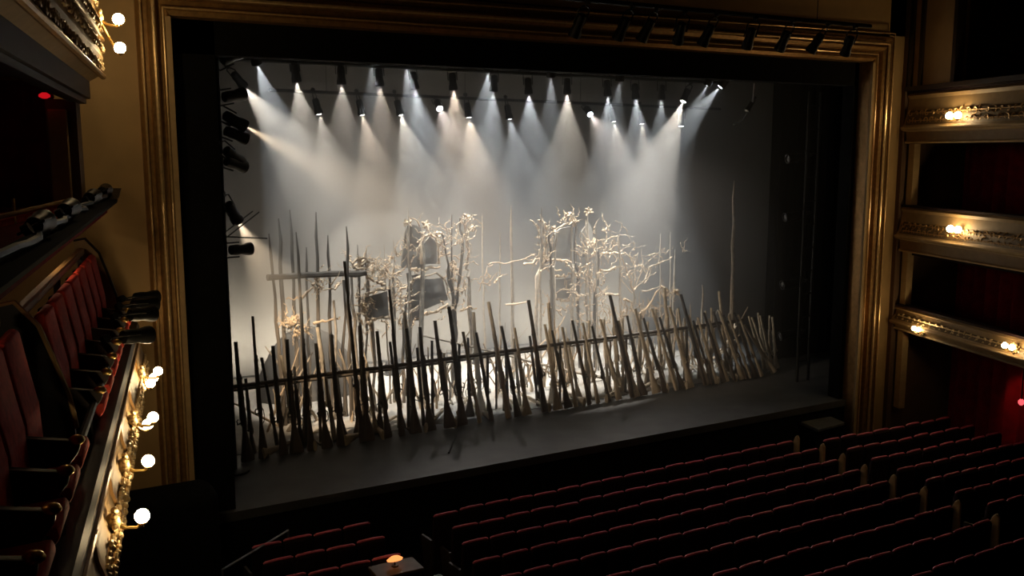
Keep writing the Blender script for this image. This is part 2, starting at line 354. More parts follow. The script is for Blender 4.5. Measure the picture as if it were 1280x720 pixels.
# ================================================================== MUSKETS AND RAIL
def rail_pt(x, z=1.10): return V(x, 13.56+(x-2.87)*.041, z)
def base_y(x): return 13.36+(x-2.9)*.013
bm = bmesh.new(); a, c = rail_pt(2.55), rail_pt(13.15)
tube(bm, [a+(c-a)*t/12+V(0, 0, random.uniform(-.006, .006)) for t in range(13)], .032, 8)
rail = obj('long_rail', bm, M_rail); tag(rail, 'long dark wooden rail the muskets lean against across the stage', 'rail')
for k, x in enumerate((2.7, 4.2, 5.7, 7.2, 8.7, 10.2, 11.7, 13.05)):
    bm = bmesh.new(); p = rail_pt(x); tube(bm, [V(p.x, p.y+.06, 0), V(p.x, p.y+.06, 1.1)], .025, 6); box(bm, (p.x, p.y+.12, .015), (.1, .34, .03)); obj('post', bm, M_rail, rail)
bm = bmesh.new(); tube(bm, [rail_pt(2.5, .97)+V(0, .30, 0), rail_pt(12.9, .97)+V(0, .30, 0)], .026, 8)
rail2 = obj('back_rail', bm, M_rail); tag(rail2, 'thinner lower rail running just behind the long musket rail', 'rail')
for x in (2.6, 5.0, 7.5, 10, 12.6):
    bm = bmesh.new(); p = rail_pt(x)+V(0, .30, 0); tube(bm, [V(p.x, p.y, 0), V(p.x, p.y, .97)], .02, 6); obj('post', bm, M_rail, rail2)

def sect(z, x0, x1, h):
    cx, hx = (x0+x1)/2, (x1-x0)/2
    return [V(cx+hx*math.cos(2*PI*k/10)*(1.05), h*math.sin(2*PI*k/10), z) for k in range(10)]
def make_musket(ms, mb, bayonet):
    r = empty('musket', (0, 0, 0), 'x', 'musket', 'x')
    bm = bmesh.new(); loft(bm, [sect(*q) for q in ((0, -.085, .095, .034), (.03, -.09, .10, .038), (.16, -.07, .075, .038), (.30, -.052, .045, .034), (.40, -.036, .026, .028), (.48, -.036, .034, .032), (.58, -.036, .040, .033), (.68, -.034, .030, .030), (1.18, -.026, .022, .024))]); obj('stock', bm, ms, r, True)
    bm = bmesh.new(); tube(bm, [V(-.028, 0, .56), V(-.024, 0, 1.0), V(-.016, 0, 1.62)], [.032, .030, .027], 8); obj('barrel', bm, mb, r, True)
    bm = bmesh.new(); box(bm, (-.01, .034, .56), (.05, .016, .16)); tube(bm, [V(-.03, .04, .52), V(-.075, .045, .50), (-.085, .045, .55), (-.06, .045, .57)], .010, 6); obj('lock', bm, mb, r)
    bm = bmesh.new(); tube(bm, [V(.03, 0, .40), V(.062, 0, .43), V(.07, 0, .49), V(.06, 0, .55), V(.034, 0, .58)], .008, 6); obj('trigger_guard', bm, mb, r)
    for z in (.86, 1.12):
        bm = bmesh.new(); loft(bm, [[p*1.0 for p in sect(z+dz, -.054, .032, .033)] for dz in (-.015, .015)]); obj('barrel_band', bm, mb, r)
    if bayonet:
        bm = bmesh.new(); tube(bm, [V(-.016, 0, 1.52), V(-.016, 0, 1.63)], .027, 8); tube(bm, [V(-.016, 0, 1.60), V(.02, 0, 1.66), V(.02, 0, 1.72), V(.012, 0, 2.15)], [.013, .016, .019, .006], 5); obj('bayonet', bm, mb, r)
    return r
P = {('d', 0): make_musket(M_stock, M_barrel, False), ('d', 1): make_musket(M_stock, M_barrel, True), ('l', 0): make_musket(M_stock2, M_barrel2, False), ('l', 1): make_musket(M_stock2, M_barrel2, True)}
def put_musket(kind, base, tip, roll, label, group):
    L = (tip-base).length; bay = 0; L0 = 2.15 if bay else 1.62
    o = dup(P[(kind, bay)], label, group); o.rotation_mode = 'QUATERNION'
    d = (tip-base).normalized(); o.rotation_quaternion = look(d, roll); s = max(.7, min(1.75, L/L0)); sw = .78 if s > 1.25 else min(1.15, max(.85, s)); o.scale = (sw, sw, s)
    drop = .09*math.sqrt(max(0, 1-d.z*d.z))*sw
    o.location = base + V(0, 0, drop)
def plane_hit(px, py, yb, yr, zr):          # where the pixel ray meets the lean plane y = yb + (yr-yb) z/zr
    r = ray(px, py); k = (yr-yb)/zr
    t = (yb + k*EYE)/(r.y - k*r.z); return EYEV + r*t
tips = [(296, 428), (317, 396), (342, 433), (360, 425), (376, 372), (396, 430), (415, 419), (429, 305), (451, 408), (472, 415), (486, 363), (507, 412), (526, 410), (545, 402), (560, 385), (579, 416), (595, 417), (610, 379), (626, 409), (642, 411), (660, 377), (680, 407), (691, 414), (703, 410), (715, 402), (728, 405), (740, 409), (750, 401), (762, 371), (774, 402), (785, 396), (795, 388), (805, 399), (815, 388), (825, 398), (836, 386), (851, 370)]
x = 860
while x < 926:
    tips.append((x, 483-.1297*(x-290)-random.choice((6, 9, 12, 8, 14)))); x += 6.3
nfront = 0
for i, (px, py) in enumerate(sorted(tips)):
    xg = 2.9+(px-296)*.0118
    for _ in range(4):
        yb = base_y(xg); yr = rail_pt(xg).y-.075; t = plane_hit(px, py, yb, yr, 1.12); xg = t.x
    xs = random.uniform(-.04, .10) + (.10 if px > 560 else 0) + (.08 if px > 800 else 0)
    base = V(t.x+xs, yb, 0)
    dark = px < 575 or i % 2 == 0  # toward the right every other musket takes the side-lit colours
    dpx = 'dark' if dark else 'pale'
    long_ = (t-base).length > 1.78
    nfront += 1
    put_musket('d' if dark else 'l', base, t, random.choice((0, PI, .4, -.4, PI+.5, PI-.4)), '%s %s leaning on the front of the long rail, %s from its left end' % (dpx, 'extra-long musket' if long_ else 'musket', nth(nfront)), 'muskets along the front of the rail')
# second rank behind the rail, leaning toward it
xs_ = [2.95+i*.235 for i in range(44)]
for i, x in enumerate(xs_):
    x += random.uniform(-.07, .07); yb = rail_pt(x).y+.08+random.uniform(-.02, .04); yr = rail_pt(x).y+.245
    h = random.uniform(1.05, 1.45) if i % 6 else random.uniform(1.6, 1.9)
    lean = random.uniform(-.15, .15)
    base = V(x+lean, yb, 0); tip = V(x, yb+(yr-yb)*h/.97, h)
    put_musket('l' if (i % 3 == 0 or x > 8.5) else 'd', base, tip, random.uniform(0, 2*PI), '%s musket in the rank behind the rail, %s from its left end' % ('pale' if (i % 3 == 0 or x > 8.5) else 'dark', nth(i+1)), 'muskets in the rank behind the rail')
# crowded end of the rail at the right
ends = [((931, 408), (968, 468)), ((938, 402), (957, 462)), ((944, 412), (962, 464)), ((950, 404), (958, 458)), ((955, 414), (966, 462)), ((962, 408), (962, 460)), ((966, 416), (970, 463))]
for i, (tp, bp) in enumerate(ends):
    base = atz(bp[0], bp[1], 0); k = aty(tp[0], tp[1], base.y+.35)
    put_musket('l', base, k, random.uniform(0, 6), 'pale musket bunched past the right end of the rail, %s from the left' % nth(i+1), 'muskets bunched at the right end of the rail')
# muskets lying on the boards behind the rail
for i in range(16):
    x = 3.3+i*.62+random.uniform(-.1, .1); yb = rail_pt(x).y-.02
    a = random.uniform(-.5, .5)
    base = V(x, base_y(x)-.02, 0); tip = base+V(1.55*math.sin(a+.5), 1.55*math.cos(a+.5)*.9, .0)
    tip.z = .03
    put_musket('l', base, tip, random.choice((PI/2, -PI/2)), 'pale musket lying on the boards under the rail, %s from the left' % nth(i+1), 'muskets lying under the rail')
for q in P.values():
    for c in [c for c in bpy.data.objects if c.parent == q]: bpy.data.objects.remove(c)
    bpy.data.objects.remove(q)
# slim rod lying on the apron
bm = bmesh.new(); tube(bm, [atz(561, 566, .02), atz(570, 543, .02)], .014, 6); o = obj('rod', bm, M_metal); tag(o, 'short dark rod lying on the bare front of the stage', 'rod')

# ================================================================== BARRICADE
def gnarl(a, c, n, j, rnd):
    a, c = Vector(a), Vector(c); L = (c-a).length
    return [a+(c-a)*(k/n)+V(*(rnd.uniform(-1, 1)*j*(0 if k in (0, n) else 1) for _ in range(3))) for k in range(n+1)]
rnd = random.Random(21)
stakes = [  # tip, foot (px), depth, width px
 ((336, 292), (346, 408), 14.9, 5, 1), ((348, 273), (355, 400), 15.0, 6, 1), ((362, 262), (368, 400), 15.1, 5, 1), ((370, 290), (377, 400), 14.7, 5, 1), ((383, 309), (385, 400), 15.3, 4, 1), ((395, 265), (398, 400), 15.0, 5, 1), ((410, 294), (412, 372), 15.2, 5, 1), ((433, 283), (437, 420), 14.6, 5, 1), ((447, 306), (450, 410), 15.0, 3, 1), ((458, 308), (458, 400), 15.2, 3, 1),
 ((480, 306), (484, 400), 15.3, 2.4, 0), ((492, 300), (493, 400), 15.4, 2.4, 0), ((510, 260), (511, 340), 15.2, 3, 0), ((565, 268), (566, 360), 15.4, 3, 1), ((603, 268), (604, 330), 16.2, 3, 0), ((625, 290), (625, 350), 15.8, 3, 0), ((639, 257), (640, 350), 15.8, 5, 0), ((677, 260), (676, 330), 15.6, 4, 0), ((735, 262), (736, 330), 15.8, 3, 0), ((745, 282), (746, 340), 15.6, 2.5, 0), ((774, 292), (775, 340), 15.8, 4, 0), ((826, 292), (826, 316), 16.0, 3, 0), ((838, 290), (838, 312), 16.0, 3, 0), ((844, 312), (843, 345), 15.8, 4, 0), ((878, 356), (878, 405), 14.9, 4, 0), ((863, 378), (864, 410), 14.7, 3, 0), ((918, 226), (914, 400), 14.6, 7, 0), ((903, 385), (904, 410), 14.6, 3, 0), ((892, 388), (893, 410), 14.6, 3, 0)]
for i, (tp, ft, y, w, dk) in enumerate(stakes):
    a = aty(*tp, y); c = aty(*ft, y); foot = c + (c-a)*((c.z)/(a.z-c.z)); foot.z = 0
    r = w*.5*y*1.05/FOC*1.05
    bm = bmesh.new(); pts = gnarl(foot, a, 9, .018, rnd); tube(bm, pts, [r*(1.15-.55*k/9)*rnd.uniform(.88, 1.1) for k in range(9)]+[r*.25], 7)
    o = obj('stake', bm, M_stake if dk else M_limb2, smooth=True)
    lab = 'tall %s stake rising from the barricade, %s from the left' % ('dark' if dk else 'pale', nth(i+1)) if i != 26 else 'tallest pale pole, standing alone at the right of the barricade'
    tag(o, lab, 'stake', 'upright stakes in the barricade')

def limb(bm, pts2, y, w, rnd, jit=.03, dj=.25, sub=3, taper=.6):
    dy = rnd.uniform(-dj, dj); P3 = [aty(px, py, y+dy) for px, py in pts2]; out = [P3[0]]
    for p, q in zip(P3, P3[1:]): out += gnarl(p, q, sub, jit, rnd)[1:]
    r = w*.36*y*1.1/FOC; n = len(out)
    tube(bm, out, [r*(1-(1-taper)*k/(n-1))*rnd.uniform(.65, 1.35) for k in range(n)], 7)
def tangle(bm, cx, cy, rx, ry, y, n, rnd, w=2.2):
    for _ in range(n):
        px, py = cx+rnd.uniform(-rx, rx), cy+rnd.uniform(-ry, ry); a = rnd.uniform(-1.2, 1.2) if rnd.random() < .6 else rnd.uniform(-PI, PI)
        L = rnd.uniform(8, 22); pts = [(px, py)]
        for k in range(3):
            px += math.sin(a)*L/3; py -= math.cos(a)*L/3; a += rnd.uniform(-.7, .7); pts.append((px, py))
        limb(bm, pts, y, w*rnd.uniform(.5, 1.5), rnd, .02, .35, 3, .4)
def barricade(name, label, y, posts, beams, arches, panels, tang, mpost, mbeam, seed, knobs=()):
    rnd = random.Random(seed); base = aty(*posts[0][-1], y); base.z = 0
    root = empty(name, base, label, 'barricade', 'driftwood barricade towers'); inv = Matrix.Translation(-base)
    def add(nm, f, m):
        bm = bmesh.new(); f(bm); bm.transform(inv); obj(nm, bm, m, root, True)
    for pp in posts:
        def f(bm):
            P3 = [aty(*q, y) for q in pp[:-1]]; low = aty(*pp[-1], y); low.z = 0; P3.append(low)
            dy = rnd.uniform(-.2, .2); P3 = [p+V(0, dy, 0) for p in P3]; out = [P3[0]]
            for p, q in zip(P3, P3[1:]): out += gnarl(p, q, 4, .035, rnd)[1:]
            n = len(out); tube(bm, out, [(.02+.024*k/n)*rnd.uniform(.65, 1.35) for k in range(n)], 7)
        add('post', f, M_stake if posts.index(pp) % 2 else mpost)
    for pts2, w in beams: add('cross_beam', lambda bm: limb(bm, pts2, y, w, rnd, .03, .15, 5, .8), mbeam)
    for pts2, w in arches: add('arch_limb', lambda bm: limb(bm, pts2, y, w, rnd, .012, .1, 2, .9), mbeam)
    for poly in panels:
        def f(bm): prism(bm, [aty(*q, y+.12) for q in poly], V(0, .05, 0))
        add('infill_shade_panel', f, M_panel)
    for (cx, cy, rx, ry, n) in tang: add('twig_tangle', lambda bm: tangle(bm, cx, cy, rx, ry, y, n, rnd), mbeam)
    for (cx, cy, r) in knobs:
        def f(bm):
            for _ in range(7):
                a = rnd.uniform(0, 2*PI); p = aty(cx+rnd.uniform(-r, r)*.4, cy+rnd.uniform(-r, r)*.4, y); q = aty(cx+math.cos(a)*r*1.2, cy+math.sin(a)*r*1.2, y+rnd.uniform(-.08, .08)); tube(bm, gnarl(p, q, 3, .012, rnd), [.03*rnd.uniform(.7, 1.2), .028, .022, .01], 6)
        add('finial', f, mbeam)
    return root
barricade('barricade_tower', 'low pale driftwood tower among the dark stakes left of the others', 14.9,
    [[(440, 345), (444, 420), (447, 470)], [(453, 345), (455, 470)], [(462, 350), (468, 400), (470, 470)], [(430, 350), (431, 470)], [(415, 375), (416, 470)], [(377, 400), (384, 470)]],
    [([(392, 405), (408, 402), (425, 396)], 5), ([(376, 373), (390, 360), (396, 350)], 5), ([(452, 340), (468, 352), (482, 356)], 6), ([(457, 368), (470, 362), (482, 361)], 5), ([(458, 403), (472, 398), (486, 395)], 6), ([(358, 374), (378, 372)], 3)],
    [([(440, 330), (446, 324), (456, 322), (462, 328), (458, 335), (446, 336), (440, 330)], 5), ([(457, 368), (452, 376), (455, 388), (458, 403)], 4)],
    [[(456, 372), (484, 364), (486, 394), (458, 402)]],  # grey sheet standing for shaded background seen between the posts
    [(362, 403, 16, 10, 16), (395, 350, 10, 14, 10), (408, 358, 14, 12, 14), (447, 330, 14, 12, 22), (455, 395, 10, 40, 40), (372, 412, 14, 12, 16), (472, 342, 12, 10, 22)], M_limb2, M_limb, 5, [(449, 330, 8), (366, 404, 8), (376, 414, 8), (456, 385, 5)])
barricade('barricade_tower', 'pale driftwood tower with arched window and tall finials, middle of the barricade', 15.4,
    [[(512, 280), (511, 335), (513, 400), (513, 470)], [(505, 340), (500, 400), (500, 470)], [(585, 270), (588, 330), (590, 350), (592, 470)], [(575, 272), (576, 330), (566, 390), (567, 470)], [(526, 292), (527, 335), (526, 470)], [(548, 290), (556, 330), (562, 370), (566, 470)], [(486, 345), (490, 400), (492, 470)], [(495, 345), (497, 470)]],
    [([(512, 338), (530, 337), (550, 333)], 6), ([(510, 360), (520, 348), (532, 340)], 4), ([(527, 392), (540, 391), (560, 380)], 6), ([(497, 365), (510, 356), (522, 346)], 4), ([(460, 368), (480, 361), (496, 358)], 4), ([(575, 388), (585, 384), (596, 385)], 4), ([(610, 331), (640, 327), (668, 324)], 2.6), ([(590, 350), (604, 346)], 2), ([(632, 381), (660, 376)], 3.5)],
    [([(527, 330), (526, 305), (531, 295), (538, 292), (545, 297), (548, 310), (549, 330)], 4.5), ([(530, 345), (545, 341), (557, 350), (561, 372)], 3), ([(570, 300), (574, 285), (578, 276), (582, 290), (584, 310)], 3), ([(606, 345), (609, 334), (616, 331)], 2.2)],
    [[(502, 335), (505, 300), (510, 279), (526, 284), (527, 335)], [(530, 330), (529, 305), (538, 295), (546, 305), (546, 330)], [(513, 345), (527, 342), (527, 400), (513, 402)], [(530, 350), (553, 347), (560, 375), (528, 388)]],
    [(493, 365, 10, 46, 60), (517, 320, 8, 22, 22), (535, 290, 12, 8, 14), (556, 305, 9, 24, 30), (572, 330, 10, 46, 46), (583, 295, 7, 26, 26), (510, 385, 9, 30, 30), (612, 352, 10, 6, 9), (563, 388, 12, 8, 14), (480, 336, 12, 12, 20)], M_limb2, M_limb, 9, [(510, 279, 5), (532, 280, 5), (583, 271, 4), (590, 285, 4), (548, 292, 4), (568, 332, 6)])
barricade('barricade_tower', 'hazy driftwood tower with three finials, right of the middle one', 15.9,
    [[(676, 278), (680, 300), (678, 325), (668, 345), (668, 470)], [(682, 290), (684, 330), (684, 470)], [(716, 275), (716, 325), (718, 345), (718, 470)], [(722, 274), (722, 325), (726, 345), (728, 470)], [(692, 290), (690, 325), (688, 345), (690, 470)], [(744, 300), (746, 340), (742, 370), (742, 470)], [(735, 275), (737, 330), (735, 470)]],
    [([(683, 326), (700, 325), (714, 328)], 5), ([(688, 345), (702, 346), (714, 342)], 5), ([(706, 327), (714, 336), (719, 345)], 4), ([(655, 331), (668, 326), (680, 320)], 4), ([(750, 338), (765, 336), (778, 334)], 5), ([(742, 318), (760, 317), (782, 316)], 4), ([(696, 374), (712, 376)], 6), ([(688, 389), (702, 386)], 4), ([(714, 344), (730, 340)], 4), ([(756, 368), (776, 367)], 5), ([(690, 340), (702, 338)], 3)],
    [([(692, 290), (697, 285), (706, 280), (716, 278), (724, 277)], 4), ([(692, 292), (690, 310), (687, 325)], 2.6), ([(750, 338), (745, 350), (742, 365)], 4), ([(672, 275), (680, 278), (684, 288)], 3)],
    [[(692, 294), (700, 286), (714, 283), (714, 322), (690, 323)], [(727, 290), (736, 278), (741, 288), (742, 318), (727, 322)], [(688, 350), (714, 347), (714, 372), (690, 374)]],
    [(679, 300, 6, 26, 26), (708, 276, 12, 6, 12), (734, 315, 10, 10, 24), (738, 345, 16, 14, 34), (720, 375, 12, 34, 44), (675, 330, 10, 12, 16), (745, 385, 9, 28, 34), (690, 385, 18, 14, 18), (758, 318, 16, 6, 14), (752, 300, 10, 16, 14)], M_limb2, M_limb, 13, [(678, 278, 4), (693, 286, 4), (708, 269, 6), (736, 265, 5), (716, 278, 5), (742, 302, 4), (742, 404, 6)])
def tree(name, label, trunk, y, limbs, seed, n):
    rnd = random.Random(seed); base = aty(*trunk[-1], y); base.z = 0; root = empty(name, base, label, 'tree'); inv = Matrix.Translation(-base)
    bm = bmesh.new(); P3 = [aty(*q, y) for q in trunk[:-1]]+[base]; out = [P3[0]]
    for p, q in zip(P3, P3[1:]): out += gnarl(p, q, 4, .03, rnd)[1:]
    m = len(out); tube(bm, out, [.02+.05*k/m for k in range(m)], 7); bm.transform(inv); obj('trunk', bm, M_limb2, root, True)
    for pts, w in limbs:
        bm = bmesh.new(); limb(bm, pts, y, w, rnd, .02, .3, 3, .4); bm.transform(inv); obj('branch', bm, M_limb, root, True)
    bm = bmesh.new()
    for cx, cy, rx, ry, k in n: tangle(bm, cx, cy, rx, ry, y, k, rnd, 1.6)
    bm.transform(inv); obj('twigs', bm, M_limb, root, True)
tree('bare_tree', 'faint bare fan-shaped tree in the haze right of the towers', [(792, 362), (792, 400), (793, 460)], 15.9,
    [([(792, 364), (786, 345), (780, 330), (774, 315)], 4), ([(792, 364), (800, 345), (804, 330), (802, 312)], 2.6), ([(793, 362), (806, 350), (812, 334), (826, 328), (840, 321)], 4), ([(790, 366), (778, 352), (776, 340)], 2.5), ([(803, 364), (820, 360), (832, 357)], 3), ([(792, 362), (794, 335), (797, 318)], 2.2)],
    31, [(790, 335, 18, 22, 40), (818, 325, 14, 8, 14), (855, 315, 5, 3, 3), (775, 300, 14, 14, 14)])
tree('forked_branch', 'pale forked branch rising just behind the rail at the right', [(806, 388), (800, 398), (798, 455)], 14.9,
    [([(804, 390), (812, 380), (820, 366), (826, 358)], 5), ([(826, 358), (836, 364), (832, 372)], 5), ([(806, 388), (796, 392), (786, 388)], 4), ([(830, 372), (834, 388), (836, 400)], 4), ([(846, 364), (852, 372), (856, 390), (858, 405)], 6), ([(842, 364), (850, 363)], 7), ([(780, 374), (790, 378), (786, 394)], 4)],
    33, [(790, 392, 14, 12, 24), (832, 375, 12, 12, 24), (770, 398, 14, 10, 20), (815, 395, 14, 10, 22)])
# heaps of broken branches just behind the second rank
def heap(label, x0, x1, y, n, seed):
    rnd = random.Random(seed); root = empty('branch_heap', ((x0+x1)/2, y, 0), label, 'branches', 'heaps of broken branches')
    for k in range(n):
        x = rnd.uniform(x0, x1); h = rnd.uniform(.5, 1.35); a = rnd.gauss(0, .35)
        p = V(x, y+rnd.uniform(-.25, .3), 0); q = p+V(math.tan(a)*h, rnd.uniform(-.25, .2), h)
        bm = bmesh.new(); pts = gnarl(p, q, 5, .035, rnd); r = rnd.uniform(.012, .03); tube(bm, pts, [r*(1.2-.16*i) for i in range(6)], 6)
        m = pts[3]; tube(bm, gnarl(m, m+V(rnd.uniform(-.2, .2), rnd.uniform(-.1, .1), rnd.uniform(.1, .3)), 3, .02, rnd), [r*.6, r*.5, r*.35, r*.2], 5)
        bm.transform(Matrix.Translation(-root.location)); obj('branch', bm, M_limb if rnd.random() < .6 else M_limb2, root, True)
heap('heap of broken pale branches behind the rail, below the left tower', 3.6, 5.7, 14.75, 26, 1)
heap('heap of broken pale branches behind the rail, below the middle tower', 5.9, 8.2, 14.85, 26, 2)
heap('heap of broken pale branches behind the rail, below the hazy right tower', 8.4, 10.8, 14.95, 26, 3)
heap('heap of broken pale branches behind the rail, under the bare tree', 11.0, 13.4, 15.05, 26, 4)
bm = bmesh.new(); tube(bm, gnarl(aty(334, 347, 14.75), aty(458, 341, 14.75), 8, .02, rnd), [.05*rnd.uniform(.8, 1.2) for _ in range(9)], 7)
o = obj('timber_beam', bm, M_stake, smooth=True); tag(o, 'dark rough beam lying level across the dark stakes at the left', 'beam')
# grey rubble mound behind the stakes at the left
bm = bmesh.new(); c = aty(385, 470, 16.6); sphere(bm, V(c.x, 16.6, 0), .95, 1.0, .55, 1.35, 24)
bmesh.ops.bisect_plane(bm, geom=bm.verts[:]+bm.edges[:]+bm.faces[:], plane_co=(0, 0, 0), plane_no=(0, 0, -1), clear_outer=True)
for v in bm.verts:
    if v.co.z > .02: v.co += V(random.uniform(-.03, .03), random.uniform(-.03, .03), random.uniform(-.03, .03))
o = obj('rubble_mound', bm, M_mound, smooth=True); tag(o, 'rounded grey mound behind the stakes at the left of the stage', 'mound')

# pale cloth laid on the boards upstage of the muskets
bm = bmesh.new(); n = 40; rows = []
for yy in (13.74, 14.6, 15.6, 16.8, 18.5): rows.append([bm.verts.new((1.0+12.4*k/n, yy+(.02*math.sin(k*1.7) if yy < 14 else 0), .006+.004*math.sin(k*.9+yy))) for k in range(n+1)])
for a, b in zip(rows, rows[1:]):
    for k in range(n): bm.faces.new((a[k], a[k+1], b[k+1], b[k]))
o = solidify(obj('ground_cloth', bm, mat('pale_ground_cloth', (.40, .37, .32), .9, var=.15, scale=3), smooth=True), .006); tag(o, 'pale cloth spread on the stage floor behind the leaning muskets', 'cloth')
# unseen low floods added to brighten the back cloth from the floor
for i, (x, e) in enumerate(((3.4, 300), (5.0, 230), (6.9, 120), (8.9, 110), (11.0, 120), (13.0, 110))):
    r = empty('added_floor_flood', (x, 17.35, 0), 'low unseen flood lamp added before the back cloth, %s from the left' % nth(i+1), 'flood lamp', 'added flood lamps before the back cloth')
    bm = bmesh.new(); prism(bm, [V(-.16, a, b) for a, b in ((-.1, .06), (.06, .06), (.14, .16), (.02, .30), (-.1, .22))], V(.32, 0, 0)); bevel(bm, .01, 1); obj('housing', bm, M_metal, r)
    bm = bmesh.new(); box(bm, (0, 0, .02), (.4, .2, .04)); box(bm, (-.18, 0, .09), (.02, .06, .14)); box(bm, (.18, 0, .09), (.02, .06, .14)); obj('floor_bracket', bm, M_metal, r)
    l = bpy.data.lights.new('flood', 'SPOT'); l.energy = e; l.color = (1, .88, .70); l.spot_size = 1.9; l.spot_blend = 1; l.shadow_soft_size = .1
    lo = bpy.data.objects.new('flood', l); COL.objects.link(lo); lo.parent = r; lo.location = (0, .16, .3); lo.rotation_mode = 'QUATERNION'; lo.rotation_quaternion = look(-V(0, 1, .38))

# ================================================================== HAZE
bm = bmesh.new(); box(bm, (6.4, 15.25, 4.1), (14.6, 6.7, 8.1))
hz = obj('haze', bm, bpy.data.materials.new('stage_haze')); m = hz.data.materials[0]; m.use_nodes = True; nt = m.node_tree; nt.nodes.clear()
out = nt.nodes.new('ShaderNodeOutputMaterial'); vs = nt.nodes.new('ShaderNodeVolumeScatter'); vs.inputs['Density'].default_value = .062; vs.inputs['Anisotropy'].default_value = .15; vs.inputs['Color'].default_value = (1, .985, .95, 1)
nt.links.new(vs.outputs['Volume'], out.inputs['Volume']); hz['kind'] = 'stuff'; tag(hz, 'thin pale stage haze filling the stage and catching the light beams', 'haze')

# ================================================================== AUDITORIUM
def stall_seat():
    r = empty('theatre_seat', (0, 0, 0), 'x', 'seat', 'x')     # faces +y, w .37
    w = .175
    bm = bmesh.new(); pr = [(-.00, .42), (.035, .42), (.0, .92), (-.02, .985), (-.05, 1.0), (-.075, .975), (-.06, .42)]
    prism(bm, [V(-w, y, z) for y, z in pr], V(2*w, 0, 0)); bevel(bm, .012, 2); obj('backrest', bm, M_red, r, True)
    bm = bmesh.new(); tube(bm, [V(-w+.005, -.035, .995), V(-w+.03, -.035, 1.008), V(0, -.035, 1.012), V(w-.03, -.035, 1.008), V(w-.005, -.035, .995)], [.012, .016, .017, .016, .012], 8); obj('lit_edge_roll', bm, M_roll, r, True)  # added roll, coloured as the stage-lit top edge of the dark back
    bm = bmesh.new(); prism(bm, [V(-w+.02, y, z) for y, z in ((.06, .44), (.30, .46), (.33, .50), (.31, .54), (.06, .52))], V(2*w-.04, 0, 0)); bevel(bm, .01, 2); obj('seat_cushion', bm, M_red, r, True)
    for s in (-1,):
        bm = bmesh.new(); prism(bm, [V(s*(w+.018)-.016, y, z) for y, z in ((-.05, 0), (.25, 0), (.20, .3), (.28, .62), (.27, .66), (-.02, .68), (-.05, .6))], V(.032, 0, 0)); obj('armrest', bm, M_seatw, r, True)
    return r
FZ = -1.11
proto = stall_seat(); PITCH = .372
row_y = [10.42, 9.93, 9.44, 8.94, 8.44, 7.91, 7.38, 6.84, 6.3]
row_x0 = [4.62, 4.66, 4.55, 4.44, 4.44, 4.40, 4.36, 4.36, 4.36]
row_n = [17, 17, 17, 17, 17, 17, 17, 17, 17]
def place(o, x, y, dz=0.): o.location = (x, y, FZ+dz + random.uniform(-.012, .012)); o.rotation_euler = (0, 0, random.uniform(-.05, .05))
for ri, (y, x0, n) in enumerate(zip(row_y, row_x0, row_n)):
    for k in range(n):
        place(dup(proto, 'red centre stalls seat, %s row from the stage, %s from the left' % (nth(ri+1), nth(k+1)), 'centre stalls seats'), x0+.19+k*PITCH, y+.012*(k-8)**2*.03)
    xe = x0+.19+n*PITCH-.14
    bm = bmesh.new(); prism(bm, [V(-.02, a, b) for a, b in ((-.12, 0), (.26, 0), (.24, .55), (.16, .74), (.04, .90), (-.02, 1.07), (-.06, 1.11), (-.10, 1.06))], V(.04, 0, 0)); bevel(bm, .008, 1)
    e = obj('seat_end_panel', bm, M_seatend); e.location = (xe, y, FZ); tag(e, 'pale curved end panel at the right end of the %s stalls row from the stage' % nth(ri+1), 'seat end', 'pale seat ends by the right aisle')
for ri, y in enumerate([10.2, 9.7, 9.2, 8.7, 8.2, 7.7, 7.2]):
    for k in range(8):
        place(dup(proto, 'dark seat right of the aisle, %s row from the stage, %s from aisle' % (nth(ri+1), nth(k+1)), 'right stalls seats'), 11.55+k*PITCH-.04*ri, y-.015*k)
for ri, y in enumerate([10.6, 10.1, 9.6]):
    for k in range(4):
        place(dup(proto, 'dark far left stalls seat, %s row from stage, %s from the left' % (nth(ri+1), nth(k+1)), 'left stalls seats'), 2.55+k*PITCH, y)
for c in [c for c in bpy.data.objects if c.parent == proto]: bpy.data.objects.remove(c)
bpy.data.objects.remove(proto)
# left aisle handrail, sound desk, lamp, green case
bm = bmesh.new(); a, c = atz(278, 712, -.1), atz(360, 663, -.1); tube(bm, [V(a.x, a.y, -1.1), a, c, V(c.x, c.y, -1.1)], .014, 8)
o = obj('handrail', bm, mat('steel_rail', (.35, .35, .36), .3, .8)); tag(o, 'thin steel handrail in the dark below the left end of the stage', 'handrail')
bm = bmesh.new(); a, c = atz(1083, 551, -.3), atz(1137, 540, -.3); tube(bm, [V(a.x, a.y, -1.1), a, c, V(c.x, c.y, -1.1)], .014, 8)
o = obj('handrail', bm, MATS['steel_rail']); tag(o, 'thin steel handrail beyond the seats at the right of the stage', 'handrail')
p = atz(495, 710, -.15)
r = empty('desk', (p.x, p.y, FZ), 'small brown desk in the left aisle with a glowing lamp on it', 'desk')
bm = bmesh.new(); box(bm, (0, 0, .95), (.55, .34, .04)); bevel(bm, .008, 1); obj('desk_top', bm, M_brownbox, r)
bm = bmesh.new(); box(bm, (0, .15, .47), (.5, .03, .92)); obj('front_panel', bm, M_brownbox, r)
for s in (-1, 1):
    bm = bmesh.new(); box(bm, (s*.24, 0, .47), (.03, .3, .92)); obj('side_panel', bm, M_brownbox, r)
q = V(p.x, p.y+.03, FZ+.97)
r = empty('desk_lamp', q, 'little orange lamp glowing on the brown desk in the left aisle', 'lamp')
bm = bmesh.new(); lathe(bm, [(.04, 0), (.04, .012), (.01, .02), (.008, .09)], 12); obj('lamp_base', bm, M_metal, r)
